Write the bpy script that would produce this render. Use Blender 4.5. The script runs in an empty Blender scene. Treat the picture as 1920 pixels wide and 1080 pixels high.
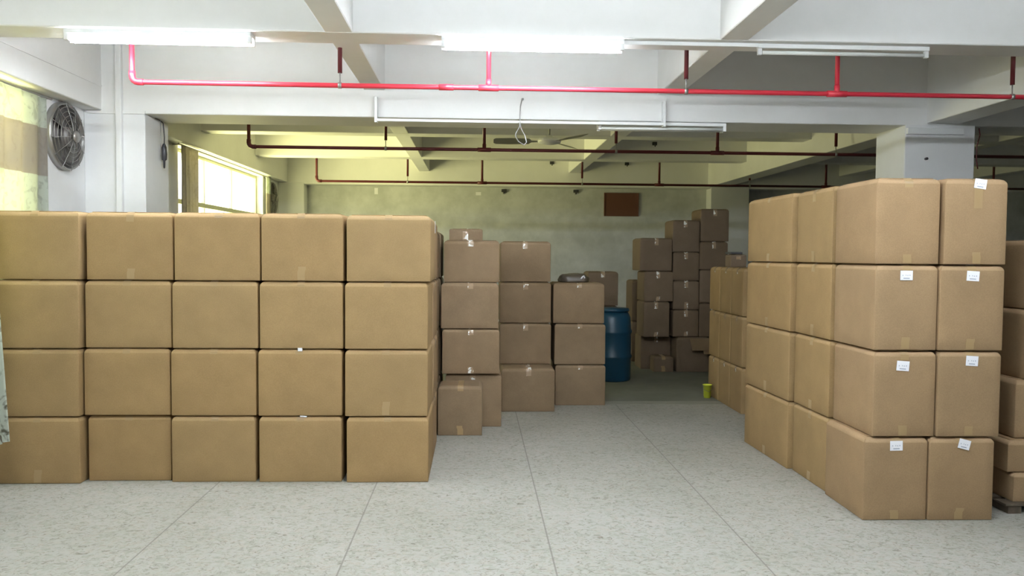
import bpy, bmesh, math, random
from mathutils import Vector, Matrix
R = math.radians
rnd = random.Random(11)
SC = bpy.context.scene
COL = SC.collection

# ------------------------------------------------------------------ camera
F_PX = 1500.0
cam = bpy.data.cameras.new('camera'); cam_o = bpy.data.objects.new('camera', cam); COL.objects.link(cam_o)
cam.sensor_width = 36.0; cam.lens = 36.0 * F_PX / 1920.0; cam.clip_end = 200
YAW, PITCH, ROLL = 0.045572, 0.040969, 0.0075
fw = Vector((math.sin(YAW) * math.cos(PITCH), math.cos(YAW) * math.cos(PITCH), -math.sin(PITCH)))
rt = Vector((math.cos(YAW), -math.sin(YAW), 0)); up = rt.cross(fw)
r2 = rt * math.cos(ROLL) + up * math.sin(ROLL); u2 = -rt * math.sin(ROLL) + up * math.cos(ROLL)
m = Matrix((r2, u2, -fw)).transposed().to_4x4(); m.translation = (0, 0, 1.5)
cam_o.matrix_world = m
SC.camera = cam_o

# ------------------------------------------------------------------ world, exposure
SC.view_settings.view_transform = 'Standard'; SC.view_settings.look = 'None'
SC.view_settings.gamma = 1.0; SC.view_settings.use_curve_mapping = False
SC.view_settings.exposure = 0.0
w = bpy.data.worlds.new('daylight'); SC.world = w; w.use_nodes = True
bg = w.node_tree.nodes['Background']
# hazy sky above, sunlit yellow-green yard below the horizon
wt = w.node_tree; tcw = wt.nodes.new('ShaderNodeTexCoord'); spw = wt.nodes.new('ShaderNodeSeparateXYZ'); rw = wt.nodes.new('ShaderNodeValToRGB')
mpw = wt.nodes.new('ShaderNodeMapRange'); mpw.inputs['From Min'].default_value = -.25; mpw.inputs['From Max'].default_value = .10
wt.links.new(tcw.outputs['Generated'], spw.inputs[0]); wt.links.new(spw.outputs[2], mpw.inputs['Value']); wt.links.new(mpw.outputs[0], rw.inputs[0])
rw.color_ramp.elements[0].color = (1.0, .95, .40, 1); rw.color_ramp.elements[1].color = (.20, .205, .17, 1)
wt.links.new(rw.outputs[0], bg.inputs[0]); bg.inputs[1].default_value = 15.0
TUBE_E = 145.0                                   # strength of a lit fluorescent tube
TUBE_C = (0.87, 0.94, 1.0, 1)

def portal(name, x, y0, y1, z0, z1):
    l = bpy.data.lights.new(name, 'AREA'); l.shape = 'RECTANGLE'; l.size = z1 - z0; l.size_y = y1 - y0
    l.cycles.is_portal = True
    o = bpy.data.objects.new(name, l); COL.objects.link(o)
    o.location = (x, (y0 + y1) / 2, (z0 + z1) / 2); o.rotation_euler = (0, R(-90), 0)   # faces +X
WIN1 = (3.3, 6.02, 0.95, 2.66); WIN2 = (9.15, 12.72, 0.95, 2.70)
portal('window_portal', -3.5, *WIN1); portal('window_portal', -3.5, *WIN2)

# ------------------------------------------------------------------ helpers
def put(o, label=None, cat=None, group=None, kind=None):
    if label: o['label'] = label
    if cat: o['category'] = cat
    if group: o['group'] = group
    if kind: o['kind'] = kind
    return o

def mesh_obj(name, bm, mats, parent=None, smooth=False):
    me = bpy.data.meshes.new(name); bm.to_mesh(me); bm.free()
    for mt in (mats if isinstance(mats, (list, tuple)) else [mats]): me.materials.append(mt)
    if smooth:
        for p in me.polygons: p.use_smooth = True
    o = bpy.data.objects.new(name, me); COL.objects.link(o)
    if parent: o.parent = parent
    return o

def empty(name, loc, rz=0):
    o = bpy.data.objects.new(name, None); COL.objects.link(o); o.location = loc
    o.rotation_euler = (0, 0, rz); o.empty_display_size = 0.1
    return o

def add_box(bm, x0, x1, y0, y1, z0, z1, bev=0.0, seg=2, mi=0):
    r = bmesh.ops.create_cube(bm, size=1.0)
    vs = r['verts']
    for v in vs:
        v.co = Vector((x0 + (v.co.x + .5) * (x1 - x0), y0 + (v.co.y + .5) * (y1 - y0), z0 + (v.co.z + .5) * (z1 - z0)))
    if bev > 0:
        es = list({e for v in vs for e in v.link_edges})
        rr = bmesh.ops.bevel(bm, geom=es, offset=bev, segments=seg, profile=.5, affect='EDGES', clamp_overlap=True)
        fs = rr['faces']
        vs = list({v for f in fs for v in f.verts})
    for f in {f for v in vs for f in v.link_faces}: f.material_index = mi
    return vs

def add_tube(bm, pts, rad, n=10, caps=True, mi=0):
    pts = [Vector(p) for p in pts]; rads = rad if isinstance(rad, (list, tuple)) else [rad] * len(pts)
    rings = []; nrm = None
    for i, p in enumerate(pts):
        if i == 0: t = pts[1] - p
        elif i == len(pts) - 1: t = p - pts[i - 1]
        else: t = (pts[i + 1] - p).normalized() + (p - pts[i - 1]).normalized()
        t.normalize()
        if nrm is None:
            nrm = t.orthogonal().normalized()
        else:
            nrm = (nrm - t * nrm.dot(t)).normalized()
        b = t.cross(nrm)
        rings.append([bm.verts.new(p + (nrm * math.cos(a) + b * math.sin(a)) * rads[i]) for a in [2 * math.pi * k / n for k in range(n)]])
    for a, b in zip(rings, rings[1:]):
        for k in range(n):
            f = bm.faces.new((a[k], a[(k + 1) % n], b[(k + 1) % n], b[k])); f.smooth = True; f.material_index = mi
    if caps:
        for f in (bm.faces.new(rings[0][::-1]), bm.faces.new(rings[-1])): f.material_index = mi

def add_lathe(bm, prof, center, axis='Z', n=32, mi=0, smooth=True):
    c = Vector(center); rings = []
    for r, h in prof:
        ring = []
        for k in range(n):
            a = 2 * math.pi * k / n
            if axis == 'Z': p = Vector((r * math.cos(a), r * math.sin(a), h))
            elif axis == 'X': p = Vector((h, r * math.cos(a), r * math.sin(a)))
            else: p = Vector((r * math.cos(a), h, r * math.sin(a)))
            ring.append(bm.verts.new(c + p))
        rings.append(ring)
    for a, b in zip(rings, rings[1:]):
        for k in range(n):
            f = bm.faces.new((a[k], a[(k + 1) % n], b[(k + 1) % n], b[k])); f.smooth = smooth; f.material_index = mi
    bmesh.ops.recalc_face_normals(bm, faces=bm.faces)

# ------------------------------------------------------------------ materials
def mat(name, col, rough=.6, spec=.3, metal=0.0):
    mt = bpy.data.materials.new(name); mt.use_nodes = True
    b = mt.node_tree.nodes['Principled BSDF']
    b.inputs['Base Color'].default_value = (*col, 1); b.inputs['Roughness'].default_value = rough
    b.inputs['Specular IOR Level'].default_value = spec; b.inputs['Metallic'].default_value = metal
    return mt, mt.node_tree, b

class NT:
    def __init__(s, nt): s.nt = nt
    def n(s, t, **kw):
        o = s.nt.nodes.new(t)
        for k, v in kw.items():
            if k.startswith('i_'):
                key = k[2:]; key = int(key) if key.isdigit() else key.replace('_', ' ')
                o.inputs[key].default_value = v
            else: setattr(o, k, v)
        return o
    def l(s, a, b): s.nt.links.new(a, b)
    def ramp(s, fac, stops, interp='LINEAR'):
        r = s.n('ShaderNodeValToRGB'); r.color_ramp.interpolation = interp
        while len(r.color_ramp.elements) < len(stops): r.color_ramp.elements.new(0.5)
        for e, (p, c) in zip(r.color_ramp.elements, stops): e.position = p; e.color = (*c, 1) if len(c) == 3 else c
        s.l(fac, r.inputs[0]); return r.outputs[0]
    def mix(s, fac, a, b, mode='MIX'):
        mx = s.n('ShaderNodeMix', data_type='RGBA', blend_type=mode)
        for sock, v in ((mx.inputs[0], fac), (mx.inputs[6], a), (mx.inputs[7], b)):
            if isinstance(v, (int, float)): sock.default_value = v
            elif isinstance(v, tuple): sock.default_value = (*v, 1) if len(v) == 3 else v
            else: s.l(v, sock)
        return mx.outputs[2]
    def math(s, op, a, b=0.0):
        mm = s.n('ShaderNodeMath', operation=op)
        for i, v in enumerate((a, b)):
            if isinstance(v, (int, float)): mm.inputs[i].default_value = v
            else: s.l(v, mm.inputs[i])
        return mm.outputs[0]

def cardboard(name, base):
    mt, nt, b = mat(name, base, .75, .22); T = NT(nt)
    tc = T.n('ShaderNodeTexCoord'); oi = T.n('ShaderNodeObjectInfo')
    off = T.n('ShaderNodeVectorMath', operation='ADD')
    cmb = T.n('ShaderNodeCombineXYZ'); T.l(T.math('MULTIPLY', oi.outputs['Random'], 40.0), cmb.inputs[0])
    T.l(tc.outputs['Object'], off.inputs[0]); T.l(cmb.outputs[0], off.inputs[1])
    n1 = T.n('ShaderNodeTexNoise', i_Scale=5.0, i_Detail=4.0, i_Roughness=.6); T.l(off.outputs[0], n1.inputs['Vector'])
    n2 = T.n('ShaderNodeTexNoise', i_Scale=160.0, i_Detail=2.0); T.l(off.outputs[0], n2.inputs['Vector'])
    dk = tuple(c * .90 for c in base); lt = tuple(min(1, c * 1.07) for c in base)
    c1 = T.ramp(n1.outputs[0], [(.3, dk), (.7, lt)])
    c2 = T.mix(.25, c1, T.ramp(n2.outputs[0], [(.35, (.62, .6, .56)), (.65, (1, 1, 1))]), 'MULTIPLY')
    var = T.ramp(oi.outputs['Random'], [(0, (.93, .91, .88)), (.5, (1, 1, 1)), (1, (1.0, .97, .93))])
    c3 = T.mix(1.0, c2, var, 'MULTIPLY')
    T.l(c3, b.inputs['Base Color'])
    bp = T.n('ShaderNodeBump', i_Strength=.12, i_Distance=.004)
    st = T.n('ShaderNodeTexNoise', i_Scale=7.0, i_Detail=3.0); T.l(off.outputs[0], st.inputs['Vector'])
    T.l(st.outputs[0], bp.inputs['Height']); T.l(bp.outputs[0], b.inputs['Normal'])
    return mt
M = {}
M['card'] = cardboard('cardboard_tan', (.325, .218, .104))
M['card_pink'] = cardboard('cardboard_pinkish', (.325, .219, .122))  # pinker cast of the mixed lighting, put into the cardboard colour
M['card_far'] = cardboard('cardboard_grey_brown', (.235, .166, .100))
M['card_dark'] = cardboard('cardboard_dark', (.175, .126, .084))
# paler top folds: light caught on the creases, put into the colour
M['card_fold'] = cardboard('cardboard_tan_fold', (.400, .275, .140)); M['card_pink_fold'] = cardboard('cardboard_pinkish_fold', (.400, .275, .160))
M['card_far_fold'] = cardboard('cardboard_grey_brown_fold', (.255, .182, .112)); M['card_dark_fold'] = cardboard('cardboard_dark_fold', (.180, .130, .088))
mt, nt, b = mat('packing_tape_tan', (.340, .232, .115), .28, .4); M['tape'] = mt
mt, nt, b = mat('packing_tape_clear_glints', (.62, .60, .54), .12, .7); M['tape_clear'] = mt
T = NT(nt); tc = T.n('ShaderNodeTexCoord'); ns = T.n('ShaderNodeTexNoise', i_Scale=26.0, i_Detail=1.0)
T.l(tc.outputs['Object'], ns.inputs['Vector'])
T.l(T.ramp(ns.outputs[0], [(.56, (.36, .26, .17)), (.62, (.9, .9, .86))]), b.inputs['Base Color'])  # white blotches are reflections on crinkled tape, painted into its colour
bp = T.n('ShaderNodeBump', i_Strength=.6, i_Distance=.01); T.l(ns.outputs[0], bp.inputs['Height']); T.l(bp.outputs[0], b.inputs['Normal'])
M['paper'] = mat('paper_white', (.88, .88, .92), .5, .3)[0]
M['ink'] = mat('printed_grey', (.40, .42, .50), .6, .2)[0]

def paint(name, base, dark, scale=1.3, lo=.35, hi=.7):
    mt, nt, b = mat(name, base, .6, .25); T = NT(nt)
    tc = T.n('ShaderNodeTexCoord')
    n1 = T.n('ShaderNodeTexNoise', i_Scale=scale, i_Detail=6.0, i_Roughness=.65); T.l(tc.outputs['Object'], n1.inputs['Vector'])
    T.l(T.ramp(n1.outputs[0], [(lo, dark), (hi, base)]), b.inputs['Base Color'])
    bp = T.n('ShaderNodeBump', i_Strength=.15, i_Distance=.01)
    n2 = T.n('ShaderNodeTexNoise', i_Scale=9.0, i_Detail=5.0); T.l(tc.outputs['Object'], n2.inputs['Vector'])
    T.l(n2.outputs[0], bp.inputs['Height']); T.l(bp.outputs[0], b.inputs['Normal'])
    return mt
M['ceil'] = paint('ceiling_paint', (.87, .865, .845), (.80, .79, .765))
M['beam'] = paint('beam_paint', (.86, .86, .855), (.79, .79, .775))
M['wall'] = paint('wall_paint', (.85, .855, .86), (.78, .785, .79))
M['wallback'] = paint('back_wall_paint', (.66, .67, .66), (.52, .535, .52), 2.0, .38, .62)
M['white_metal'] = mat('white_enamel', (.82, .83, .83), .35, .5)[0]
M['red'] = mat('red_pipe_paint', (.62, .035, .06), .35, .5)[0]
M['darkred'] = mat('dark_red_pipe_paint', (.105, .016, .02), .4, .4)[0]
M['darkmetal'] = mat('dark_metal', (.05, .05, .055), .45, .5)[0]
M['steel'] = mat('dusty_steel', (.36, .35, .34), .38, .5, .75)[0]
M['blade'] = mat('fan_blade_grey', (.20, .185, .185), .35, .5, .2)[0]
M['fanblade'] = mat('ceiling_fan_grey', (.42, .42, .40), .45, .4)[0]
M['alu'] = mat('window_aluminium', (.55, .56, .42), .4, .5, .3)[0]
M['blue'] = mat('blue_plastic', (.008, .055, .105), .35, .5)[0]
M['yellow'] = mat('yellow_plastic', (.62, .68, .06), .45, .4)[0]
M['board'] = mat('reddish_brown_board', (.17, .075, .05), .6, .3)[0]
M['sack'] = mat('dark_brown_plastic', (.10, .08, .06), .35, .5)[0]
M['wood'] = paint('pallet_wood', (.13, .10, .07), (.07, .055, .04), 12)
M['black'] = mat('black_rubber', (.02, .02, .022), .6, .3)[0]

def emissive(name, col, s):
    mt = bpy.data.materials.new(name); mt.use_nodes = True; nt = mt.node_tree
    b = nt.nodes['Principled BSDF']; b.inputs['Emission Color'].default_value = col; b.inputs['Emission Strength'].default_value = s
    b.inputs['Base Color'].default_value = (.9, .9, .9, 1)
    return mt
M['lit'] = emissive('lit_tube_glass', TUBE_C, TUBE_E)
M['tube_off'] = mat('unlit_tube_glass', (.80, .82, .80), .25, .5)[0]

mt = bpy.data.materials.new('window_glass'); mt.use_nodes = True; nt = mt.node_tree; T = NT(nt)
for n_ in list(nt.nodes):
    if n_.type == 'BSDF_PRINCIPLED': nt.nodes.remove(n_)
tr = T.n('ShaderNodeBsdfTransparent'); gl = T.n('ShaderNodeBsdfGlossy', i_Roughness=.05); mx = T.n('ShaderNodeMixShader', i_0=.05); T.l(tr.outputs[0], mx.inputs[1]); T.l(gl.outputs[0], mx.inputs[2])
T.l(mx.outputs[0], nt.nodes['Material Output'].inputs[0]); M['glass'] = mt

def cloth(name, c1, c2, band=None, transl=.5):
    mt = bpy.data.materials.new(name); mt.use_nodes = True; nt = mt.node_tree; T = NT(nt)
    b = nt.nodes['Principled BSDF']; b.inputs['Roughness'].default_value = .9; b.inputs['Specular IOR Level'].default_value = .1
    tc = T.n('ShaderNodeTexCoord')
    n1 = T.n('ShaderNodeTexNoise', i_Scale=14.0, i_Detail=3.0, i_Distortion=1.2); T.l(tc.outputs['Object'], n1.inputs['Vector'])
    col = T.ramp(n1.outputs[0], [(.52, c1), (.66, c2)])
    if band:
        sp = T.n('ShaderNodeSeparateXYZ'); T.l(tc.outputs['Object'], sp.inputs[0])
        f = T.math('MULTIPLY', T.math('GREATER_THAN', sp.outputs[2], band[0]), T.math('LESS_THAN', sp.outputs[2], band[1]))
        col = T.mix(T.math('MULTIPLY', f, .8), col, band[2])
    T.l(col, b.inputs['Base Color'])
    tl = T.n('ShaderNodeBsdfTranslucent'); T.l(col, tl.inputs[0])
    mx = T.n('ShaderNodeMixShader', i_0=transl); T.l(b.outputs[0], mx.inputs[1]); T.l(tl.outputs[0], mx.inputs[2])
    T.l(mx.outputs[0], nt.nodes['Material Output'].inputs[0])
    return mt
M['cloth1'] = cloth('pale_curtain_cloth', (.60, .64, .56), (.46, .49, .43), (2.07, 2.43, (.36, .31, .27)), .16)
M['cloth2'] = cloth('brown_curtain_cloth', (.30, .275, .25), (.25, .225, .20), None, .16)
M['cloth3'] = cloth('patterned_curtain_cloth', (.58, .62, .54), (.16, .15, .11), None, .2)

# terrazzo floor with cast joints
mt, nt, b = mat('terrazzo', (.6, .6, .57), .5, .35); T = NT(nt)
geo = T.n('ShaderNodeNewGeometry'); sp = T.n('ShaderNodeSeparateXYZ'); T.l(geo.outputs['Position'], sp.inputs[0])
mp = T.n('ShaderNodeMapping'); T.l(geo.outputs['Position'], mp.inputs[0]); mp.inputs['Scale'].default_value = (1, 1.15, 1)
vo = T.n('ShaderNodeTexVoronoi', i_Scale=38.0); T.l(mp.outputs[0], vo.inputs['Vector'])
n1 = T.n('ShaderNodeTexNoise', i_Scale=21.0, i_Detail=5.0, i_Roughness=.75, i_Distortion=2.2); T.l(mp.outputs[0], n1.inputs['Vector'])
n2 = T.n('ShaderNodeTexNoise', i_Scale=1.1, i_Detail=3.0); T.l(mp.outputs[0], n2.inputs['Vector'])
base = T.ramp(n2.outputs[0], [(.3, (.350, .346, .315)), (.7, (.410, .404, .380))])
sep = T.n('ShaderNodeSeparateColor'); T.l(vo.outputs['Color'], sep.inputs[0])
chip = T.ramp(sep.outputs[0], [(0, (.76, .79, .71)), (.3, (.97, .98, .94)), (.6, (1, 1, 1)), (.85, (1.0, .94, .88)), (1, (1, 1, 1))])
c = T.mix(.8, base, chip, 'MULTIPLY')
c = T.mix(1.0, c, T.ramp(n1.outputs[0], [(.35, (.42, .41, .34)), (.43, (.86, .85, .81)), (.52, (1, 1, 1))]), 'MULTIPLY')
def joint(coord, period, off, wd):
    a = T.math('DIVIDE', T.math('SUBTRACT', coord, off), period)
    d = T.math('ABSOLUTE', T.math('SUBTRACT', a, T.math('ROUND', a)))
    return T.math('LESS_THAN', T.math('MULTIPLY', d, period), wd)
jx = joint(sp.outputs[0], 1.03, .39, .0042); jy = joint(sp.outputs[1], 1.03, 4.55, .0022)
jx = T.math('MULTIPLY', jx, T.math('LESS_THAN', T.math('ABSOLUTE', sp.outputs[0]), 2.0))
c = T.mix(T.math('MULTIPLY', jx, .72), c, (.16, .15, .13)); c = T.mix(T.math('MULTIPLY', jy, .30), c, (.25, .24, .22))
T.l(c, b.inputs['Base Color']); M['terrazzo'] = mt
M['concrete'] = paint('smooth_concrete', (.20, .205, .175), (.15, .155, .13), 1.8)
M['sill'] = paint('concrete_strip', (.33, .33, .28), (.25, .25, .21), 3)

# ------------------------------------------------------------------ the room
X0, X1, Y0, Y1, ZC = -3.33, 11.5, -4.0, 13.98, 3.32
def struct(name, boxes, m_):
    bm = bmesh.new()
    for bx in boxes: add_box(bm, *bx)
    return put(mesh_obj(name, bm, m_), kind='structure')
struct('floor', [(X0 - .3, X1, Y0, 7.98, -.1, 0)], M['terrazzo'])
struct('floor_rear', [(X0 - .3, X1, 8.16, Y1 + .2, -.1, 0)], M['concrete'])
struct('trim_1', [(X0 - .3, X1, 7.98, 8.16, -.1, .001)], M['sill'])
struct('ceiling', [(X0 - .3, X1 + .2, Y0 - .2, Y1 + .2, ZC, ZC + .12)], M['ceil'])
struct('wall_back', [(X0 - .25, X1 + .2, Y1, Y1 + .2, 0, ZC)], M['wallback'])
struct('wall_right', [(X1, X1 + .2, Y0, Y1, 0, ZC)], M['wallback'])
struct('wall_front', [(X0 - .25, X1 + .2, Y0 - .2, Y0, 0, ZC)], M['wall'])
a, b_, c_, d = WIN1; e, f, g, h = WIN2
WX = X0 - .25
struct('wall_left', [(WX, X0, Y0, a, 0, ZC), (WX, X0, a, b_, 0, c_), (WX, X0, a, b_, d, ZC),
                     (WX, X0, b_, e, 0, ZC), (WX, X0, e, f, 0, g), (WX, X0, e, f, h, ZC), (WX, X0, f, Y1, 0, ZC)], M['wall'])
beams = [  # main beams across, main beams along, joists across, joists along
    (X0, X1, 7.0, 7.5, 2.68, ZC), (X0, X1, 13.7, Y1, 2.675, ZC), (X0, X1, .2, .7, 2.68, ZC),
    (4.0, 4.3, Y0, Y1, 2.70, ZC), (X0, -3.18, Y0, Y1, 2.705, ZC),
    (X0, X1, 5.2, 5.48, 2.91, ZC), (X0, X1, 2.8, 3.08, 2.91, ZC), (X0, X1, 9.45, 9.71, 2.911, ZC), (X0, X1, 11.75, 12.0, 2.911, ZC), (X0, X1, -1.9, -1.72, 2.911, ZC),
    (-.97, -.79, Y0, Y1, 2.912, ZC), (1.58, 1.77, Y0, Y1, 2.912, ZC), (6.3, 6.5, Y0, Y1, 2.912, ZC), (8.7, 8.9, Y0, Y1, 2.912, ZC)]
for bx in beams:
    bm = bmesh.new(); add_box(bm, *bx, bev=.006, seg=1)
    put(mesh_obj('ceiling_beam', bm, M['beam']), kind='structure')
for bx in [(X0, -2.82, 7.001, 7.52, 0, 2.70), (3.81, 4.45, 7.001, 7.52, 0, 2.70), (X0, -2.90, 13.69, Y1, 0, 2.70), (4.05, 4.72, 13.69, Y1, 0, 2.70)]:
    bm = bmesh.new(); add_box(bm, *bx, bev=.008, seg=2)
    put(mesh_obj('column', bm, M['wall']), kind='structure')
# thin raised band on the wall beam
struct('trim_2', [(-3.181, -3.174, Y0, 7.0, 2.90, 2.915)], M['beam'])
struct('trim_3', [(-3.30, -2.815, 6.985, 7.0, 2.675, 2.70)], M['beam'])

def window(n, y0, y1, z0, z1, mull, tran):
    root = put(empty('window_%d' % n, (WX + .12, (y0 + y1) / 2, z0)), kind='structure')
    def P(nm, boxes, m_):
        bm = bmesh.new()
        for q in boxes: add_box(bm, q[0] - root.location.x, q[1] - root.location.x, q[2] - root.location.y, q[3] - root.location.y, q[4] - z0, q[5] - z0)
        return mesh_obj(nm, bm, m_, root)
    xa, xb = WX + .09, WX + .15
    P('window_frame', [(xa, xb, y0, y0 + .04, z0, z1), (xa, xb, y1 - .04, y1, z0, z1), (xa, xb, y0 + .04, y1 - .04, z0, z0 + .04), (xa, xb, y0 + .04, y1 - .04, z1 - .04, z1)], M['alu'])
    for k, my in enumerate(mull): P('mullion', [(xa + .01, xb - .01, my - .012, my + .012, z0 + .04, z1 - .04)], M['alu'])
    P('transom', [(xa + .005, xb + .02, y0 + .04, y1 - .04, tran - .035, tran + .02)], M['alu'])
    P('pane', [(xa + .027, xa + .033, y0 + .02, y1 - .02, z0 + .02, z1 - .02)], M['glass'])
    P('window_sill', [(X0 - .12, X0 + .03, y0 - .03, y1 + .03, z0 - .03, z0)], M['beam'])
window(1, *WIN1, (4.2, 5.1), 2.08); window(2, *WIN2, (10.35, 11.5), 2.10)

# ------------------------------------------------------------------ curtains
def curtain(name, pts_top, pts_bot, zt, zb, folds, amp, m_, label, seed=0):
    rr = random.Random(seed); NU, NV = 90, 30; bm = bmesh.new(); gr = []
    ph = [rr.uniform(0, 6.28) for _ in range(4)]
    def along(pts, u):
        s = u * (len(pts) - 1); i = min(int(s), len(pts) - 2); t = s - i
        return Vector(pts[i]).lerp(Vector(pts[i + 1]), t)
    for j in range(NV + 1):
        v = j / NV; row = []
        for i in range(NU + 1):
            u = i / NU; a_ = along(pts_top, u); b2 = along(pts_bot, u)
            p = a_.lerp(b2, v ** 1.3); am = amp * (.55 + .5 * v)
            dx = am * math.sin(u * folds * 6.283 + ph[0] + .6 * math.sin(v * 3 + ph[1])) + am * .4 * math.sin(u * folds * 11.1 + ph[2] + v)
            row.append(bm.verts.new((p.x + dx, p.y + dx * .25, zt + (zb - zt) * v)))
        gr.append(row)
    for j in range(NV):
        for i in range(NU):
            f_ = bm.faces.new((gr[j][i], gr[j][i + 1], gr[j + 1][i + 1], gr[j + 1][i])); f_.smooth = True
    bmesh.ops.solidify(bm, geom=bm.faces[:], thickness=.0015)
    return put(mesh_obj(name, bm, m_), label, 'curtain')
curtain('curtain', [(-3.25, 3.2), (-3.25, 6.24)], [(-3.25, 3.25), (-3.25, 6.2)], 2.655, .85, 15, .018, M['cloth1'], 'pale translucent curtain with brownish band over the near left window', 1)
curtain('curtain', [(-3.12, 4.3), (-2.975, 5.02)], [(-3.0, 4.4), (-2.862, 5.02)], 2.655, .33, 5, .014, M['cloth3'], 'pale patterned curtain hanging in front of the leftmost carton column', 2)
curtain('curtain', [(-3.24, 8.98), (-3.24, 9.50)], [(-3.24, 9.0), (-3.24, 9.46)], 2.68, .95, 5, .02, M['cloth2'], 'brown curtain gathered at the near end of the far left window', 3)
curtain('curtain', [(-3.24, 12.56), (-3.24, 12.82)], [(-3.24, 12.6), (-3.24, 12.8)], 2.68, .95, 3, .018, M['cloth1'], 'yellowish curtain gathered at the far end of the far left window', 4)
def rod(y0, y1, z, label):
    bm = bmesh.new(); add_tube(bm, [(-3.25, y0, z), (-3.25, y1, z)], .009, 8)
    r_ = put(mesh_obj('curtain_rod', bm, M['steel']), label, 'curtain rod', 'curtain rods')
    for yy in (y0 + .05, y1 - .05):
        bm = bmesh.new(); add_box(bm, X0, -3.245, yy - .008, yy + .008, z - .008, z + .008); mesh_obj('bracket', bm, M['steel'], r_)
rod(3.3, 6.33, 2.665, 'thin metal curtain rod above the near left window')
rod(8.95, 12.85, 2.69, 'thin metal curtain rod above the far left window')

# ------------------------------------------------------------------ sprinkler pipes
DROPS = [-2.84, -1.14, .10, 1.78, 3.09, 4.64, 5.96]
def pipe_run(y, z, x_end, r, m_, ml, label, drops, tilt=0.0):
    root = put(empty('sprinkler_pipe', (drops[0][0], y, z)), label, 'pipe')
    def tube(nm, pts, rad, mm, n=14):
        bm = bmesh.new(); add_tube(bm, [(p[0] - drops[0][0], p[1] - y, p[2] - z) for p in pts], rad, n); return mesh_obj(nm, bm, mm, root)
    x0 = drops[0][0]
    el = [(x0, y, ZC)] + [(x0, y, z + .04)] + [(x0 + .04 - .04 * math.cos(t), y, z + .04 - .04 * math.sin(t)) for t in (R(22), R(45), R(68), R(90))] + [(x0 + .2, y, z), (x_end, y, z + tilt)]
    tube('main_pipe', el, r, m_)
    tube('elbow', [(x0, y, z + .075)] + [(x0, y, z + .04)] + [(x0 + .04 - .04 * math.cos(t), y, z + .04 - .04 * math.sin(t)) for t in (R(22), R(45), R(68), R(90))] + [(x0 + .075, y, z)], r * 1.28, m_)
    for x, kind in drops[1:]:
        if kind == 'riser':
            tube('riser', [(x, y, z), (x, y, ZC)], r * .95, m_)
            tube('tee', [(x - .07, y, z), (x + .07, y, z)], r * 1.3, m_)
            tube('tee_neck', [(x, y, z), (x, y, z + .06)], r * 1.15, m_)
        else:
            tube('hanger_sleeve', [(x, y, z + .085), (x, y, ZC)], r * .9, ml)
            tube('hanger_rod', [(x, y, z + r), (x, y, z + .09)], .005, M['steel'], 6)
            bm = bmesh.new(); add_lathe(bm, [(r * 1.02, -.012), (r * 1.25, -.012), (r * 1.25, .012), (r * 1.02, .012), (r * 1.02, -.012)], (x - x0, 0, 0), 'X', 16)
            mesh_obj('hanger_ring', bm, M['steel'], root)
    return root, tube
K = ['end', 'hang', 'riser', 'hang', 'riser', 'hang', 'riser']
def drops(k): return [(x * k, kd) for x, kd in zip(DROPS, K)] + [(7.2 * k, 'hang'), (8.9 * k, 'riser')]
p1, tb = pipe_run(5.60, 2.657, X1, .0170, M['red'], M['darkred'], 'bright red sprinkler pipe behind the lit lamps, nearest of three', drops(.8235))
tb('coupling', [(-.26, 5.6, 2.657), (-.16, 5.6, 2.657)], .0215, M['red'])
p2, tb = pipe_run(8.45, 2.603, X1, .0175, M['darkred'], M['darkred'], 'dark red sprinkler pipe under the ceiling fan, middle of three', drops(.8284))
p3, tb = pipe_run(12.08, 2.583, X1, .0175, M['darkred'], M['darkred'], 'dark red sprinkler pipe nearest the back wall', [(-2.37, 'end')] + drops(.898)[1:])

# ------------------------------------------------------------------ lamps
def batten(x0, x1, y, ztop, lit, label, tubes=1, drop=0.0):
    root = put(empty('fluorescent_lamp', ((x0 + x1) / 2, y, ztop)), label, 'lamp', 'fluorescent ceiling lamps')
    L = (x1 - x0) / 2
    wd = .022 if tubes == 1 else .055
    bm = bmesh.new(); add_box(bm, -L, L, -wd, wd, -.03, 0, .004); mesh_obj('housing', bm, M['white_metal'], root)
    ys = [0] if tubes == 1 else [-.04, .04]
    for yy in ys:
        bm = bmesh.new(); add_tube(bm, [(-L + .03, yy, -.055), (L - .03, yy, -.055)], .0135, 8)
        mesh_obj('tube', bm, M['lit'] if lit else M['tube_off'], root)
        for s in (-1, 1):
            bm = bmesh.new(); add_box(bm, s * (L - .014) - .014, s * (L - .014) + .014, yy - .012, yy + .012, -.072, -.029, .003)
            mesh_obj('tube_socket', bm, M['white_metal'], root)
    return root
batten(-2.61, -1.44, 5.29, 2.912, True, 'lit fluorescent tube lamp glowing at the upper left', 2)
batten(-.23, .96, 5.29, 2.912, True, 'lit fluorescent tube lamp glowing at the top centre', 2)
batten(1.86, 3.02, 5.29, 2.912, False, 'unlit white tube lamp under the beam at the upper right')
batten(1.065, 2.20, 7.06, 2.676, False, 'unlit twin tube lamp under the main beam beside the ceiling fan', 2)
for (x, y) in ((-2.2, 2.94), (-.1, 2.94), (1.15, 2.94), (2.9, 2.94), (.5, 1.9)):  # unseen lamps added above the view to light the carton fronts
    batten(x - .6, x + .6, y, 2.912, True, 'added unseen tube lamp, lit, by the next joist towards the viewer, %s' % ({-2.2: 'leftmost', -.1: 'left of middle', 1.15: 'right of middle', 2.9: 'rightmost', 0.5: 'off the joist'}[x]), 2)
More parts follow.
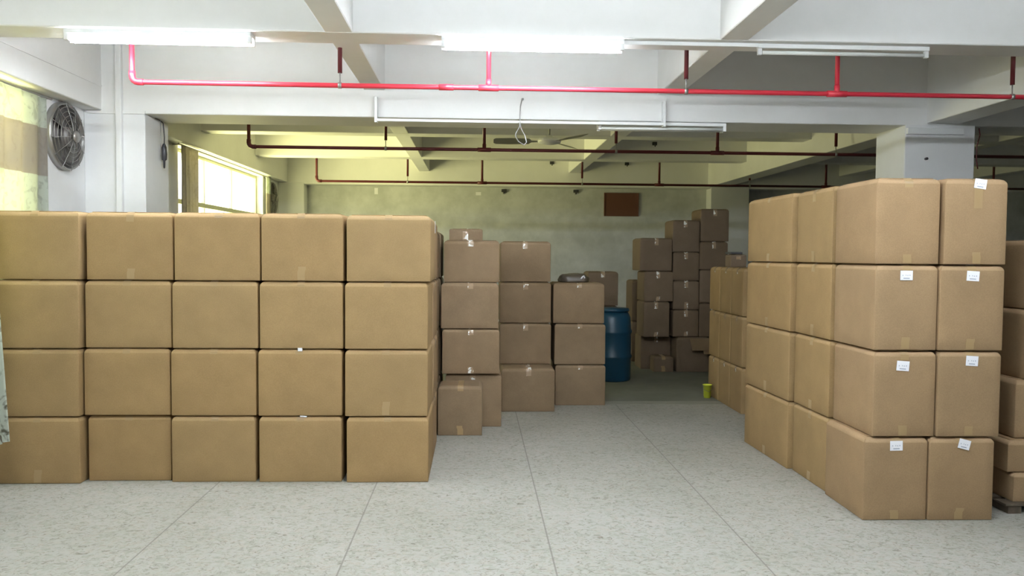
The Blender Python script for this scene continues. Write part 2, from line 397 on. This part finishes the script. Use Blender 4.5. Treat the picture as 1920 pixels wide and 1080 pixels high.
# bare rail on the main beam's lower edge
root = put(empty('lamp_rail', (.385, 6.94, 2.646)), 'long white bare lamp rail along the lower edge of the nearest main beam', 'lamp rail')
bm = bmesh.new(); add_box(bm, -1.24, 1.24, -.02, .02, -.012, .012, .003); mesh_obj('rail', bm, M['white_metal'], root)
for s in (-1, 1):
    bm = bmesh.new(); add_box(bm, s * 1.245 - .012, s * 1.245 + .012, -.01, .058, -.02, .20, .003); mesh_obj('end_bracket', bm, M['white_metal'], root)
bm = bmesh.new(); add_box(bm, .96, 1.86, 5.262, 5.28, 2.885, 2.9105, .003)
put(mesh_obj('cable_trunking', bm, M['white_metal']), 'white cable trunking between the lit centre lamp and the unlit lamp', 'trunking')
bm = bmesh.new(); add_box(bm, -3.05, -3.0, 6.955, 7.0, 0, 3.31, .006)
put(mesh_obj('cable_trunking', bm, M['white_metal']), 'white vertical trunking on the front of the left column', 'trunking')
bm = bmesh.new(); add_box(bm, 3.815, 4.33, 6.965, 7.0, 2.60, 2.655, .005)
put(mesh_obj('cable_trunking', bm, M['white_metal']), 'white horizontal trunking at the top of the right column', 'trunking')

# hanging cables
bm = bmesh.new()
add_tube(bm, [(.40, 6.955, 2.85), (.39, 6.90, 2.84), (.375, 6.89, 2.77), (.372, 6.90, 2.66), (.37, 6.90, 2.60), (.34, 6.9, 2.55), (.335, 6.9, 2.52), (.36, 6.9, 2.475), (.41, 6.9, 2.445), (.43, 6.9, 2.47), (.415, 6.9, 2.53), (.385, 6.9, 2.58), (.375, 6.9, 2.63)], .0055, 6)
add_tube(bm, [(.40, 6.955, 2.85), (.40, 7.0, 2.85)], .008, 6)
put(mesh_obj('hanging_cable', bm, M['steel'], smooth=True), 'grey cable looping down from the centre of the main beam', 'cable')
root = put(empty('hanging_plug', (-2.80, 7.29, 2.68)), 'dark plug hanging on a cable from the side of the left column', 'plug')
bm = bmesh.new(); add_tube(bm, [(-.02, -.08, .0), (.0, -.02, -.01), (.01, .03, -.03), (.012, .05, -.15), (.012, .045, -.22)], .005, 6); mesh_obj('cable', bm, M['darkmetal'], root)
bm = bmesh.new(); add_lathe(bm, [(.001, -.43), (.008, -.42), (.01, -.36), (.022, -.35), (.026, -.30), (.022, -.24), (.01, -.21), (.001, -.205)], (.012, .04, 0), 'Z', 14); mesh_obj('plug_body', bm, M['darkmetal'], root)
bm = bmesh.new(); add_tube(bm, [(.01, -.03, -.01), (.012, -.035, -.2), (.012, -.02, -.35)], .0035, 6); mesh_obj('loose_wire', bm, M['steel'], root)
bm = bmesh.new(); add_tube(bm, [(4.47, 6.98, 2.66), (4.475, 6.97, 2.6), (4.458, 6.985, 2.5), (4.458, 6.985, 2.38), (4.47, 6.98, 2.3)], .005, 6)
put(mesh_obj('hanging_cable', bm, M['darkred'], smooth=True), 'thin dark cable running down the right edge of the right column', 'cable')
bm = bmesh.new(); add_tube(bm, [(4.0, 7.0, 2.385), (4.0, 6.97, 2.385)], .012, 8)
put(mesh_obj('wall_peg', bm, M['darkmetal']), 'small dark peg on the front of the right column', 'peg')

# ------------------------------------------------------------------ ceiling fan
root = put(empty('ceiling_fan', (.817, 9.0, 2.775)), 'grey three-bladed ceiling fan hanging in the middle bay', 'fan')
bm = bmesh.new(); add_tube(bm, [(0, 0, .04), (.0, 0, .54)], .011, 8); mesh_obj('down_rod', bm, M['steel'], root)
bm = bmesh.new(); add_lathe(bm, [(.001, .07), (.03, .07), (.035, .055), (.12, .035), (.135, .01), (.125, -.015), (.06, -.03), (.001, -.032)], (0, 0, 0), 'Z', 28); mesh_obj('motor_housing', bm, M['white_metal'], root)
bm = bmesh.new(); add_lathe(bm, [(.001, .47), (.03, .47), (.055, .535), (.055, .545)], (0, 0, 0), 'Z', 18); mesh_obj('canopy', bm, M['white_metal'], root)
for ang in (-57, 55, 180):
    bm = bmesh.new()
    pr = [(.12, -.012, .012), (.2, -.02, .02), (.23, -.055, .055), (.45, -.065, .062), (.60, -.06, .055), (.625, -.04, .035)]
    rows = []
    for (rr_, a1, a2) in pr:
        rows.append([bm.verts.new((rr_, a1, a1 * .42)), bm.verts.new((rr_, a2, a2 * .42))])
    for q, s_ in zip(rows, rows[1:]): bm.faces.new((q[0], s_[0], s_[1], q[1]))
    bmesh.ops.solidify(bm, geom=bm.faces[:], thickness=.005)
    bmesh.ops.rotate(bm, verts=bm.verts, cent=(0, 0, 0), matrix=Matrix.Rotation(R(ang), 3, 'Z'))
    mesh_obj('blade', bm, M['fanblade'], root)

# ------------------------------------------------------------------ wall exhaust fans
def exhaust_fan(y, z, label):
    root = put(empty('exhaust_fan', (X0 + .001, y, z)), label, 'fan', 'round wall fans')
    r = .265
    bm = bmesh.new(); add_lathe(bm, [(r - .012, .0), (r + .004, .0), (r + .004, .04), (r - .004, .055), (r - .014, .05), (r - .012, .0)], (0, 0, 0), 'X', 44); mesh_obj('shroud', bm, M['steel'], root)
    bm = bmesh.new(); add_lathe(bm, [(.001, .0), (r - .013, .0), (r - .013, .006), (.001, .006)], (0, 0, 0), 'X', 44); mesh_obj('back_plate', bm, M['blade'], root)
    bm = bmesh.new(); add_lathe(bm, [(.001, .012), (.075, .012), (.08, .05), (.07, .075), (.001, .085)], (0, 0, 0), 'X', 24); mesh_obj('hub', bm, M['blade'], root)
    for k in range(4):
        bm = bmesh.new(); rows = []
        for i in range(7):
            t = i / 6; rad = .06 + t * (r - .09); half = R(13 + 14 * math.sin(t * 2.2))
            rows.append([bm.verts.new((.03 + .045 * (q - .5) * (1 - .3 * t), rad * math.cos(R(35 + 90 * k) + half * (q * 2 - 1)), rad * math.sin(R(35 + 90 * k) + half * (q * 2 - 1)))) for q in (0, .33, .66, 1)])
        for q, s_ in zip(rows, rows[1:]):
            for j in range(3): bm.faces.new((q[j], s_[j], s_[j + 1], q[j + 1])).smooth = True
        bmesh.ops.solidify(bm, geom=bm.faces[:], thickness=.003)
        mesh_obj('blade', bm, M['steel'], root)
    bm = bmesh.new()
    def cx(rr): return .055 + .045 * math.cos(min(1, rr / r) * 1.57)
    for rr_ in (.06, .095, .13, .165, .2, .235, .262):
        n = 36; pts = [(cx(rr_), rr_ * math.cos(2 * math.pi * k / n), rr_ * math.sin(2 * math.pi * k / n)) for k in range(n + 1)]
        add_tube(bm, pts, .0022, 4, False)
    for k in range(12):
        a_ = R(30 * k + 8); add_tube(bm, [(cx(q), q * math.cos(a_), q * math.sin(a_)) for q in (.02, .08, .14, .2, .272)], .0026, 4, False)
    mesh_obj('guard_cage', bm, M['steel'], root)
    bm = bmesh.new(); add_lathe(bm, [(.001, .128), (.045, .125), (.05, .11), (.001, .108)], (0, 0, 0), 'X', 20); mesh_obj('badge_disc', bm, M['steel'], root)
exhaust_fan(6.63, 2.425, 'round grey wall fan with wire guard beside the left column, nearer one')
exhaust_fan(13.17, 2.38, 'small-looking round wall fan beyond the far left window')

# ------------------------------------------------------------------ back wall bits
root = put(empty('notice_board', (2.543, Y1, 2.40)), 'reddish brown rectangular board high on the back wall', 'board')
bm = bmesh.new(); add_box(bm, -.295, .295, -.30 - .0, -.285, -.195, .195, .003)
# the board stands on the beam line: hung just below the back beam, flush to its front
mesh_obj('panel', bm, M['board'], root)
bm = bmesh.new()
for bx in ((-.305, .305, -.31, -.28, .19, .203), (-.305, .305, -.31, -.28, -.203, -.19), (-.305, -.29, -.31, -.28, -.19, .19), (.29, .305, -.31, -.28, -.19, .19)): add_box(bm, *bx)
mesh_obj('frame', bm, M['board'], root)
root.location.y = Y1 + .28
for x, z, wd, hh, lb in ((-1.725, 2.59, .03, .055, 'small bright white paper tag high on the back wall, left one'), (.04, 2.564, .045, .028, 'small white paper tag on the back wall above the middle cartons')):
    bm = bmesh.new(); add_box(bm, x - wd, x + wd, Y1 - .004, Y1, z - hh, z + hh); put(mesh_obj('paper_tag', bm, M['paper']), lb, 'paper')
for x, z, lb in ((.484, 2.624, 'dark bracket on the back wall, left of the other'), (1.741, 2.629, 'dark bracket on the back wall, nearer the brown board')):
    bm = bmesh.new(); add_box(bm, x - .045, x + .045, Y1 - .05, Y1, z - .03, z + .02, .006); add_tube(bm, [(x, Y1 - .025, z - .03), (x, Y1 - .025, z - .06)], .012, 8)
    put(mesh_obj('wall_bracket', bm, M['darkmetal']), lb, 'bracket', 'brackets on the back wall')

for x, y, z, lb in ((1.29, 13.70, 3.075, 'small dark hook on the rear beam, left one'), (2.58, 13.70, 3.075, 'small dark hook on the rear beam, right one'), (2.62, 11.75, 3.15, 'small dark hook on a joist right of the ceiling fan')):
    bm = bmesh.new(); add_box(bm, x - .035, x + .035, y - .02, y, z - .02, z + .03, .004); add_tube(bm, [(x, y - .015, z), (x, y - .05, z - .02), (x, y - .05, z - .045)], .009, 8)
    put(mesh_obj('ceiling_hook', bm, M['darkmetal']), lb, 'hook', 'hooks on the ceiling beams')
# ------------------------------------------------------------------ cartons
def carton_body(w_, d_, h_, seed, bulge=.004, sag=.003):
    rr = random.Random(seed); bm = bmesh.new()
    N = 6
    bmesh.ops.create_cube(bm, size=1.0)
    bmesh.ops.subdivide_edges(bm, edges=bm.edges[:], cuts=N, use_grid_fill=True)
    bl = {k: rr.uniform(-.3, 1.0) * bulge for k in ('x-', 'x+', 'y-', 'y+')}
    lf, lb = rr.uniform(0, 1) * sag, rr.uniform(0, 1) * sag
    for v in bm.verts:
        x, y, z = v.co
        fx = math.cos(x * math.pi); fy = math.cos(y * math.pi); fz = math.cos(z * math.pi)
        nx, ny, nz = x * w_, y * d_, (z + .5) * h_
        if abs(x) > .499: nx += math.copysign(1, x) * bl['x+' if x > 0 else 'x-'] * fy * fz
        if abs(y) > .499: ny += math.copysign(1, y) * bl['y+' if y > 0 else 'y-'] * fx * fz
        if z > .499: nz -= sag * (.3 + .7 * fx) * (lf if y < 0 else lb) / max(sag, 1e-6)
        v.co = (nx, ny, nz)
    top = []; oth = []
    for e_ in bm.edges:
        if len(e_.link_faces) == 2 and e_.calc_face_angle(0) > 1.2:
            zz = (e_.verts[0].co.z + e_.verts[1].co.z) / 2
            (top if zz > h_ * .9 and abs(e_.verts[0].co.z - e_.verts[1].co.z) < h_ * .05 else oth).append(e_)
    ids = top
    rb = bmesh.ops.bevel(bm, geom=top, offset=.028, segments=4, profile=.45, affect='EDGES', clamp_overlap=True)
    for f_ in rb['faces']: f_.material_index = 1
    oth = [e_ for e_ in bm.edges if len(e_.link_faces) == 2 and e_.calc_face_angle(0) > 1.2]
    bmesh.ops.bevel(bm, geom=oth, offset=.005, segments=2, profile=.5, affect='EDGES', clamp_overlap=True)
    for f_ in bm.faces: f_.smooth = True
    return bm, bl

GROUPS = {}
def carton(x0, x1, y0, y1, z0, z1, label, group, m_='card', seam='y', tape='tape', tlen=.06, rz=0.0, sticker=None, flaps=True, side_sticker=None, name='carton', cat='carton', tape_on=True, bulge=.004, sag=.003):
    g_ = .0015
    w_, d_, h_ = x1 - x0, y1 - y0, z1 - z0 - .001
    seed = rnd.randint(0, 10 ** 6)
    cx_, cy_ = (x0 + x1) / 2, (y0 + y1) / 2
    hb = h_ - .005
    bmb, bl = carton_body(w_, d_, hb, seed, bulge, sag)
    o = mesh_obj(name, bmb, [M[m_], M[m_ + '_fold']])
    o.location = (cx_, cy_, z0 + .0005); o.rotation_euler = (0, 0, R(rz))
    put(o, label, cat, group)
    if flaps:
        for s in (-1, 1):
            bm = bmesh.new()
            if seam == 'y': add_box(bm, *(sorted((s * .0015, s * (w_ / 2 - .028)))), -d_ / 2 + .028, d_ / 2 - .028, hb - .002, hb + .003, .001, 1)
            else: add_box(bm, -w_ / 2 + .028, w_ / 2 - .028, *(sorted((s * .0015, s * (d_ / 2 - .028)))), hb - .002, hb + .003, .001, 1)
            mesh_obj('top_flap', bm, M[m_], o)
    if tape_on:
        rr = random.Random(seed + 1); tw = .024
        L = d_ if seam == 'y' else w_
        ax = 'y' if seam == 'y' else 'x'
        off = rr.uniform(-.008, .008); sl = rr.uniform(-.004, .004)
        def surf(s, z): return s * (L / 2 + bl[ax + ('+' if s > 0 else '-')] * math.cos((z / hb - .5) * math.pi) + .0012)
        def strip(pf, nm):
            bm = bmesh.new(); pv = []
            for k, (l_, z_) in enumerate(pf):
                sh = off + sl * (1 if k > len(pf) / 2 else -1)
                if seam == 'y': pv.append((bm.verts.new((-tw + sh, l_, z_)), bm.verts.new((tw + sh, l_, z_))))
                else: pv.append((bm.verts.new((l_, tw + sh, z_)), bm.verts.new((l_, -tw + sh, z_))))
            for q, s_ in zip(pv, pv[1:]): bm.faces.new((q[0], q[1], s_[1], s_[0]))
            return mesh_obj(nm, bm, M[tape], o)
        def end(s):
            zs = [hb - tlen + (tlen - .030) * k / 5 for k in range(6)]
            B = .028
            arc = [(s * (L / 2 - B + (B + .0014) * math.cos(R(a_))), hb - B + (B + .0012) * math.sin(R(a_))) for a_ in (20, 45, 70)]
            return [(surf(s, z), z) for z in zs] + arc + [(s * (L / 2 - .032), hb + .0045)]
        strip(end(-1) + end(1)[::-1], 'packing_tape')
        if 'left wall' in (group or ''): tail = rr.random() < .3
        else: tail = tape == 'tape' or rr.random() < .15
        bl_ = rr.uniform(.05, .10)
        vis = -1 if seam == 'y' or cx_ > 0 else 1
        if tail: strip([(surf(vis, .006 + (bl_ - .006) * k / 5), .006 + (bl_ - .006) * k / 5) for k in range(6)], 'tape_end')
    for st, face in ((sticker, 'f'), (side_sticker, 's')):
        if not st: continue
        u, v, ang, sw, sh = st[:5]; ink = len(st) > 5
        bm = bmesh.new(); add_box(bm, -sw / 2, sw / 2, -.0008, .0004, -sh / 2, sh / 2, mi=0)
        if ink:
            for (ax, az, bw) in ((-.3, .0, .06), (-.05, .02, .05), (.1, .0, .06), (.27, .02, .07), (.0, -.3, .5)):
                add_box(bm, (ax - bw / 2) * sw, (ax + bw / 2) * sw, -.0013, -.0007, (az - .05) * sh, (az + .05) * sh, mi=1)
        bmesh.ops.rotate(bm, verts=bm.verts, cent=(0, 0, 0), matrix=Matrix.Rotation(R(ang), 3, 'Y'))
        if face == 's': bmesh.ops.rotate(bm, verts=bm.verts, cent=(0, 0, 0), matrix=Matrix.Rotation(R(90), 3, 'Z'))
        s_ = mesh_obj('sticker', bm, [M['paper'], M['ink']], o)
        if face == 'f': s_.location = (u, -d_ / 2 - .0022 - max(0, bl['y-']), v)
        else: s_.location = (w_ / 2 + .0022 + max(0, bl['x+']), u, v)
    return o

ROW4 = ['top', 'second', 'third', 'bottom']
# --- left wall of cartons: front faces (x0, x1, front y), four courses
LZ = [(1.322, 1.764), (.880, 1.322), (.438, .880), (0, .438)]
LEFT = {1: [(-3.09, -2.543, 5.26), (-3.09, -2.545, 5.25), (-3.10, -2.551, 5.25), (-3.10, -2.551, 5.25)],
        2: [(-2.511, -1.963, 5.29), (-2.524, -1.978, 5.29), (-2.537, -1.989, 5.29), (-2.525, -1.994, 5.31)],
        3: [(-1.946, -1.401, 5.27), (-1.963, -1.417, 5.27), (-1.975, -1.430, 5.27), (-1.975, -1.436, 5.27)],
        4: [(-1.388, -.861, 5.26), (-1.401, -.865, 5.26), (-1.414, -.872, 5.26), (-1.409, -.873, 5.26)],
        5: [(-.837, -.295, 5.24), (-.848, -.311, 5.24), (-.848, -.310, 5.24), (-.838, -.305, 5.24)]}
CW = {1: 'at its far left end', 2: 'second column from left', 3: 'middle column', 4: 'second column from right', 5: 'at its right end'}
for c in LEFT:
    for r_, (xa, xb, ya) in enumerate(LEFT[c]):
        zt = LZ[r_][1] - (.006 if c in (5,) and r_ == 0 else 0)
        st = None; ex = ''
        if (c, r_) == (4, 2): st = (0.0, .436, 0, .03, .022); ex = ' with white tag'
        if (c, r_) == (4, 3): st = (0.02, .434, 4, .045, .008); ex = ' with painted white glint'  # thin white strip paints a glint here, not a real sticker
        carton(xa, xb, ya, ya + .56, LZ[r_][0], zt, 'tan carton%s, %s row of the left wall, %s' % (ex, ROW4[r_], CW[c]),
               'front cartons of the left wall', 'card', tlen=(.06 if (c, r_) in ((2, 0),) else .032), rz=0 if c != 4 else rnd.uniform(-.3, .3), sticker=st)
# second file behind, seen past the right end; the rest added to darken the gaps
for k, (xa, xb) in enumerate(((-.855, -.308), (-1.42, -.875), (-1.99, -1.44), (-2.55, -2.01))):
    for r_ in range(4):
        if k == 0:
            lb = 'carton, %s row, directly behind the right end of the left wall' % ROW4[r_]
            carton(xa, xb + rnd.uniform(-.008, .006), 5.83, 6.40, LZ[r_][0], LZ[r_][1] - .01, lb, 'second file of the left wall', 'card_pink', 'x', 'tape_clear', .08,
                   side_sticker=(-.16, .38, 0, .05, .09) if r_ == 0 else None)
        else:
            carton(xa, xb, 5.89, 6.42, LZ[r_][0], LZ[r_][1] - .01, 'carton added behind the left wall, keeping the gaps between its columns dark', 'hidden second file of the left wall', 'card', tape_on=False)
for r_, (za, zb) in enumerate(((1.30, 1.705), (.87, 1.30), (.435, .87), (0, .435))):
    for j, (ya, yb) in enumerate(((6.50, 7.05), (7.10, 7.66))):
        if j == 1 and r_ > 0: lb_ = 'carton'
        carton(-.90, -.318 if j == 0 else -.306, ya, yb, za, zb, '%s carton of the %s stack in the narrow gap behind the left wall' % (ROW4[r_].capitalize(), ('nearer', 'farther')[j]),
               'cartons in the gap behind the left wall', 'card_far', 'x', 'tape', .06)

# --- middle stacks
def stack(items, names, group, what, **kw):
    for (xa, xb, ya, yb, za, zb), nm in zip(items, names):
        carton(xa, xb, ya, yb, za, zb, '%s carton of the %s' % (nm, what), group, **kw)
G = 'cartons of the middle stacks'
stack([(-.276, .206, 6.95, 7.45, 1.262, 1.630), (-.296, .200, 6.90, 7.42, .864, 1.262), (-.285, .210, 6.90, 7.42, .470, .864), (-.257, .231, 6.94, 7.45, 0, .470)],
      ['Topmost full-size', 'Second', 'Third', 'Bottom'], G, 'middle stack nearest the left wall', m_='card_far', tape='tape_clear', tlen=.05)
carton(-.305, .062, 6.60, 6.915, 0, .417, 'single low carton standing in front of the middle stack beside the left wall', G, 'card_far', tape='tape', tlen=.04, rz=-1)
carton(-.235, .060, 7.12, 7.40, 1.630, 1.735, 'small flat carton with painted white glints on its crinkled tape lying on a middle stack', G, 'card_far', tape='tape_clear', tlen=.10)
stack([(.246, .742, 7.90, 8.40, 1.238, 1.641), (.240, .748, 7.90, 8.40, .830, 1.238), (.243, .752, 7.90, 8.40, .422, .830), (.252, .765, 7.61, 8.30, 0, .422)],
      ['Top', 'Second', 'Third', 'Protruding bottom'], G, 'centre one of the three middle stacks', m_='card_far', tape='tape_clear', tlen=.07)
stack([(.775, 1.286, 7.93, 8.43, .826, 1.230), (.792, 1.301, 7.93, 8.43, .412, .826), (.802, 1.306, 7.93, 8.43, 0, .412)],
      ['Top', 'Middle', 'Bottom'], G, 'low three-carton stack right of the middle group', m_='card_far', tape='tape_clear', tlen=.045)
# dark bundle lying on the low stack
bm = bmesh.new(); bmesh.ops.create_uvsphere(bm, u_segments=28, v_segments=14, radius=1)
rr = random.Random(5)
for v in bm.verts:
    x, y, z = v.co; z2 = max(z, -.35)
    k_ = 1 + .06 * math.sin(7 * x + 3 * y) + .05 * math.sin(9 * y + 5 * z)
    v.co = (math.copysign(abs(x) ** .6, x) * .155 * k_, math.copysign(abs(y) ** .7, y) * .12 * k_, (z2 + .35) * .064 * k_)
sk = put(mesh_obj('plastic_bundle', bm, M['sack'], smooth=True), 'dark rounded plastic bundle lying on the low three-carton stack', 'bundle')
sk.location = (1.01, 8.22, 1.2305)
bm = bmesh.new(); add_tube(bm, [(.06, -.124, .03), (.075, -.13, .055), (.09, -.12, .065), (.10, -.125, .04)], .008, 6); mesh_obj('white_tie', bm, M['paper'], sk, True)
# cartons behind the low stack
for r_, (za, zb) in enumerate(((.88, 1.305), (.44, .88), (0, .44))):
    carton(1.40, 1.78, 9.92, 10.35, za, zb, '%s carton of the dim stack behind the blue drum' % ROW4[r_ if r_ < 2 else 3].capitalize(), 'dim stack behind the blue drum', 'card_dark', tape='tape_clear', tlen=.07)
# blue drum
dr_ = put(empty('plastic_drum', (1.655, 9.62, 0)), 'blue plastic drum in the shade beside the middle stacks', 'drum')
bm = bmesh.new(); add_lathe(bm, [(.001, 0), (.22, 0), (.232, .02), (.234, .26), (.244, .28), (.244, .30), (.234, .32), (.234, .56), (.244, .58), (.244, .60), (.232, .62), (.225, .76), (.19, .83), (.001, .835)], (0, 0, 0), 'Z', 36); mesh_obj('drum_body', bm, M['blue'], dr_)
bm = bmesh.new(); add_lathe(bm, [(.001, .835), (.205, .832), (.21, .85), (.20, .872), (.001, .878)], (0, 0, 0), 'Z', 30); mesh_obj('lid', bm, M['blue'], dr_)

# --- far cluster
GF = 'cartons of the far dim stacks'
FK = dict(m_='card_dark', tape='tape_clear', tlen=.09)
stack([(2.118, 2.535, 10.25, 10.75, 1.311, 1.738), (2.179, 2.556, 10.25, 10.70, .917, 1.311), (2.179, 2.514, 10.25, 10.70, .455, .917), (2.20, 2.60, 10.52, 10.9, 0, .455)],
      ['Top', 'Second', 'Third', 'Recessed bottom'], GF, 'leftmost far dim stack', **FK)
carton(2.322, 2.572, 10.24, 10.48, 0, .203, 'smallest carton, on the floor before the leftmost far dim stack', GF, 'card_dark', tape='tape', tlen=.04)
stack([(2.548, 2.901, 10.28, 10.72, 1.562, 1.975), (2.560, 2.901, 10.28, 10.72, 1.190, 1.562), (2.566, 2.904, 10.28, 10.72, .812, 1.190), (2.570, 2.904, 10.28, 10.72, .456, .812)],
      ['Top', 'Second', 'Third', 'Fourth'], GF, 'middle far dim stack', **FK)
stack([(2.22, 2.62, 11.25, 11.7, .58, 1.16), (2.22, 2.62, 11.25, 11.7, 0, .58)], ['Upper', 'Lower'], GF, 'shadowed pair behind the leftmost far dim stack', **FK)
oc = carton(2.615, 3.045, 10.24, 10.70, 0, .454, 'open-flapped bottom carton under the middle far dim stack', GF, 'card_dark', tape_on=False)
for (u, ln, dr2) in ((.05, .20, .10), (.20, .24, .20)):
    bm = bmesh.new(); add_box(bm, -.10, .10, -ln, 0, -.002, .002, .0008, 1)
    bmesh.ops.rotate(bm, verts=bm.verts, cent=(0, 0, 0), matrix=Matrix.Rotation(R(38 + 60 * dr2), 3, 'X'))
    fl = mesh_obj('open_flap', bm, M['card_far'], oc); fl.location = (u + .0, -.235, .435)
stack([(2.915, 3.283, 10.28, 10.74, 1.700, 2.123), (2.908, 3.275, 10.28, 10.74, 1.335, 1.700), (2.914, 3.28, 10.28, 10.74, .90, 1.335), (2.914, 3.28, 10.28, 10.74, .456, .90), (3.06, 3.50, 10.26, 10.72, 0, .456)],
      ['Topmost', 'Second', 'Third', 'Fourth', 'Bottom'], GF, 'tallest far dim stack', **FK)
# --- olive row behind the right block, seen obliquely
for r_, (za, zb) in enumerate(((.935, 1.395), (.445, .935), (0, .445))):
    for j in range(3):
        ya = 7.47 + .362 * j
        carton(2.535, 3.06, ya, ya + .352, za, zb, '%s carton, %s of three deep behind the right block' % (['Top', 'Middle', 'Bottom'][r_], ['nearest', 'middle', 'farthest'][j]),
               'cartons in the row behind the right block', 'card', 'x', 'tape_clear', .055)
bx_ = carton(2.615, 2.775, 8.10, 8.28, 1.395, 1.53, 'small grey box with dark lid on the row behind the right block', None, 'card_dark', tape='tape_clear', tlen=.05, cat='box', name='small_box')
bm = bmesh.new(); add_box(bm, -.085, .04, -.09, .09, .133, .155, .006); mesh_obj('lid', bm, M['darkmetal'], bx_)
# yellow pot
pt = put(empty('yellow_pot', (2.47, 8.36, 0)), 'small yellow plastic pot on the floor beside the row of cartons', 'pot')
bm = bmesh.new(); add_lathe(bm, [(.001, .004), (.034, .004), (.046, .14), (.05, .14), (.05, .146), (.043, .146), (.038, .02), (.001, .012)], (0, 0, 0), 'Z', 26); mesh_obj('pot_body', bm, M['yellow'], pt)
bm = bmesh.new(); add_tube(bm, [(-.048, 0, .14), (-.05, -.02, .10), (0, -.056, .075), (.05, -.02, .10), (.048, 0, .14)], .002, 6); mesh_obj('bail_handle', bm, M['steel'], pt, True)
pt.location.z = -.004

# --- right block of cartons
RZ = [(1.466, 1.955), (.977, 1.466), (.483, .977), (0, .483)]
GR = 'cartons of the right block'
R1 = [(2.252, 2.619), (2.256, 2.618), (2.262, 2.622), (2.220, 2.590)]
R2 = [(2.640, 3.003), (2.628, 3.001), (2.630, 2.996), (2.597, 2.974)]
ST1 = [None, (-.005, .425, 0, .072, .054, 1), (-.015, .405, 4, .073, .056, 1), (.0, .43, -1, .073, .056, 1)]
ST2 = [(.018, .455, 8, .07, .054, 1), (.0, .424, 3, .073, .056, 1), (.01, .435, 3, .071, .057, 1), (.01, .44, 14, .068, .055, 1)]
for r_ in range(4):
    tl = .03
    carton(*R1[r_], 4.42, 4.925, *RZ[r_], 'carton %s, %s row, front left column of the right block' % ('with a square white sticker' if ST1[r_] else 'without sticker', ROW4[r_]), GR, 'card_pink', tlen=.05, sticker=ST1[r_], rz=[0, .2, -.2, -.5][r_])
    carton(*R2[r_], 4.41, 4.915, *RZ[r_], 'carton with a white sticker, %s row, front right column of the right block' % ROW4[r_], GR, 'card_pink', tlen=.165 if r_ == 0 else .033, sticker=ST2[r_], rz=[.3, -.2, .2, -.6][r_])
    carton(2.243 - (.0 if r_ else -.0), 2.60, 4.955, 5.50, *RZ[r_], 'middle carton of the %s row on the left side of the right block' % ROW4[r_], GR, 'card', 'x', 'tape', .055 if r_ else .08, rz=.2)
    carton(2.200, 2.56, 5.53, 6.36, *RZ[r_], 'long rearmost carton of the %s row on the left side of the right block' % ROW4[r_], GR, 'card', 'x', 'tape', .04, rz=1.6, tape_on=True)
# --- stack at the right edge of the picture, on a pallet
GE = 'cartons at the right edge'
carton(3.30, 3.75, 4.62, 5.10, 1.202, 1.617, 'Top carton of the offset stack at the right edge of the picture', GE, 'card_pink')
carton(3.285, 3.74, 4.60, 5.08, .781, 1.202, 'Second carton of the offset stack at the right edge', GE, 'card_pink')
carton(3.235, 3.69, 4.62, 5.10, .425, .781, 'Third carton of the offset stack at the right edge', GE, 'card_pink')
carton(3.165, 3.62, 4.57, 5.08, .235, .425, 'flat carton, upper of two in the offset stack at the right edge', GE, 'card_pink')
carton(3.19, 3.64, 4.55, 5.06, .062, .235, 'flat carton lying on the pallet at the right edge', GE, 'card_pink')
pal = put(empty('pallet', (3.56, 4.85, 0)), 'low dark wooden pallet under the stack at the right edge', 'pallet')
for k in range(5):
    bm = bmesh.new(); add_box(bm, -.44, .44, -.34 + k * .15, -.24 + k * .15, .046, .0605, .002); mesh_obj('deck_board', bm, M['wood'], pal)
for k in range(3):
    bm = bmesh.new(); add_box(bm, -.42 + k * .38, -.34 + k * .38, -.335, .35, 0, .046, .002); mesh_obj('runner', bm, M['wood'], pal)
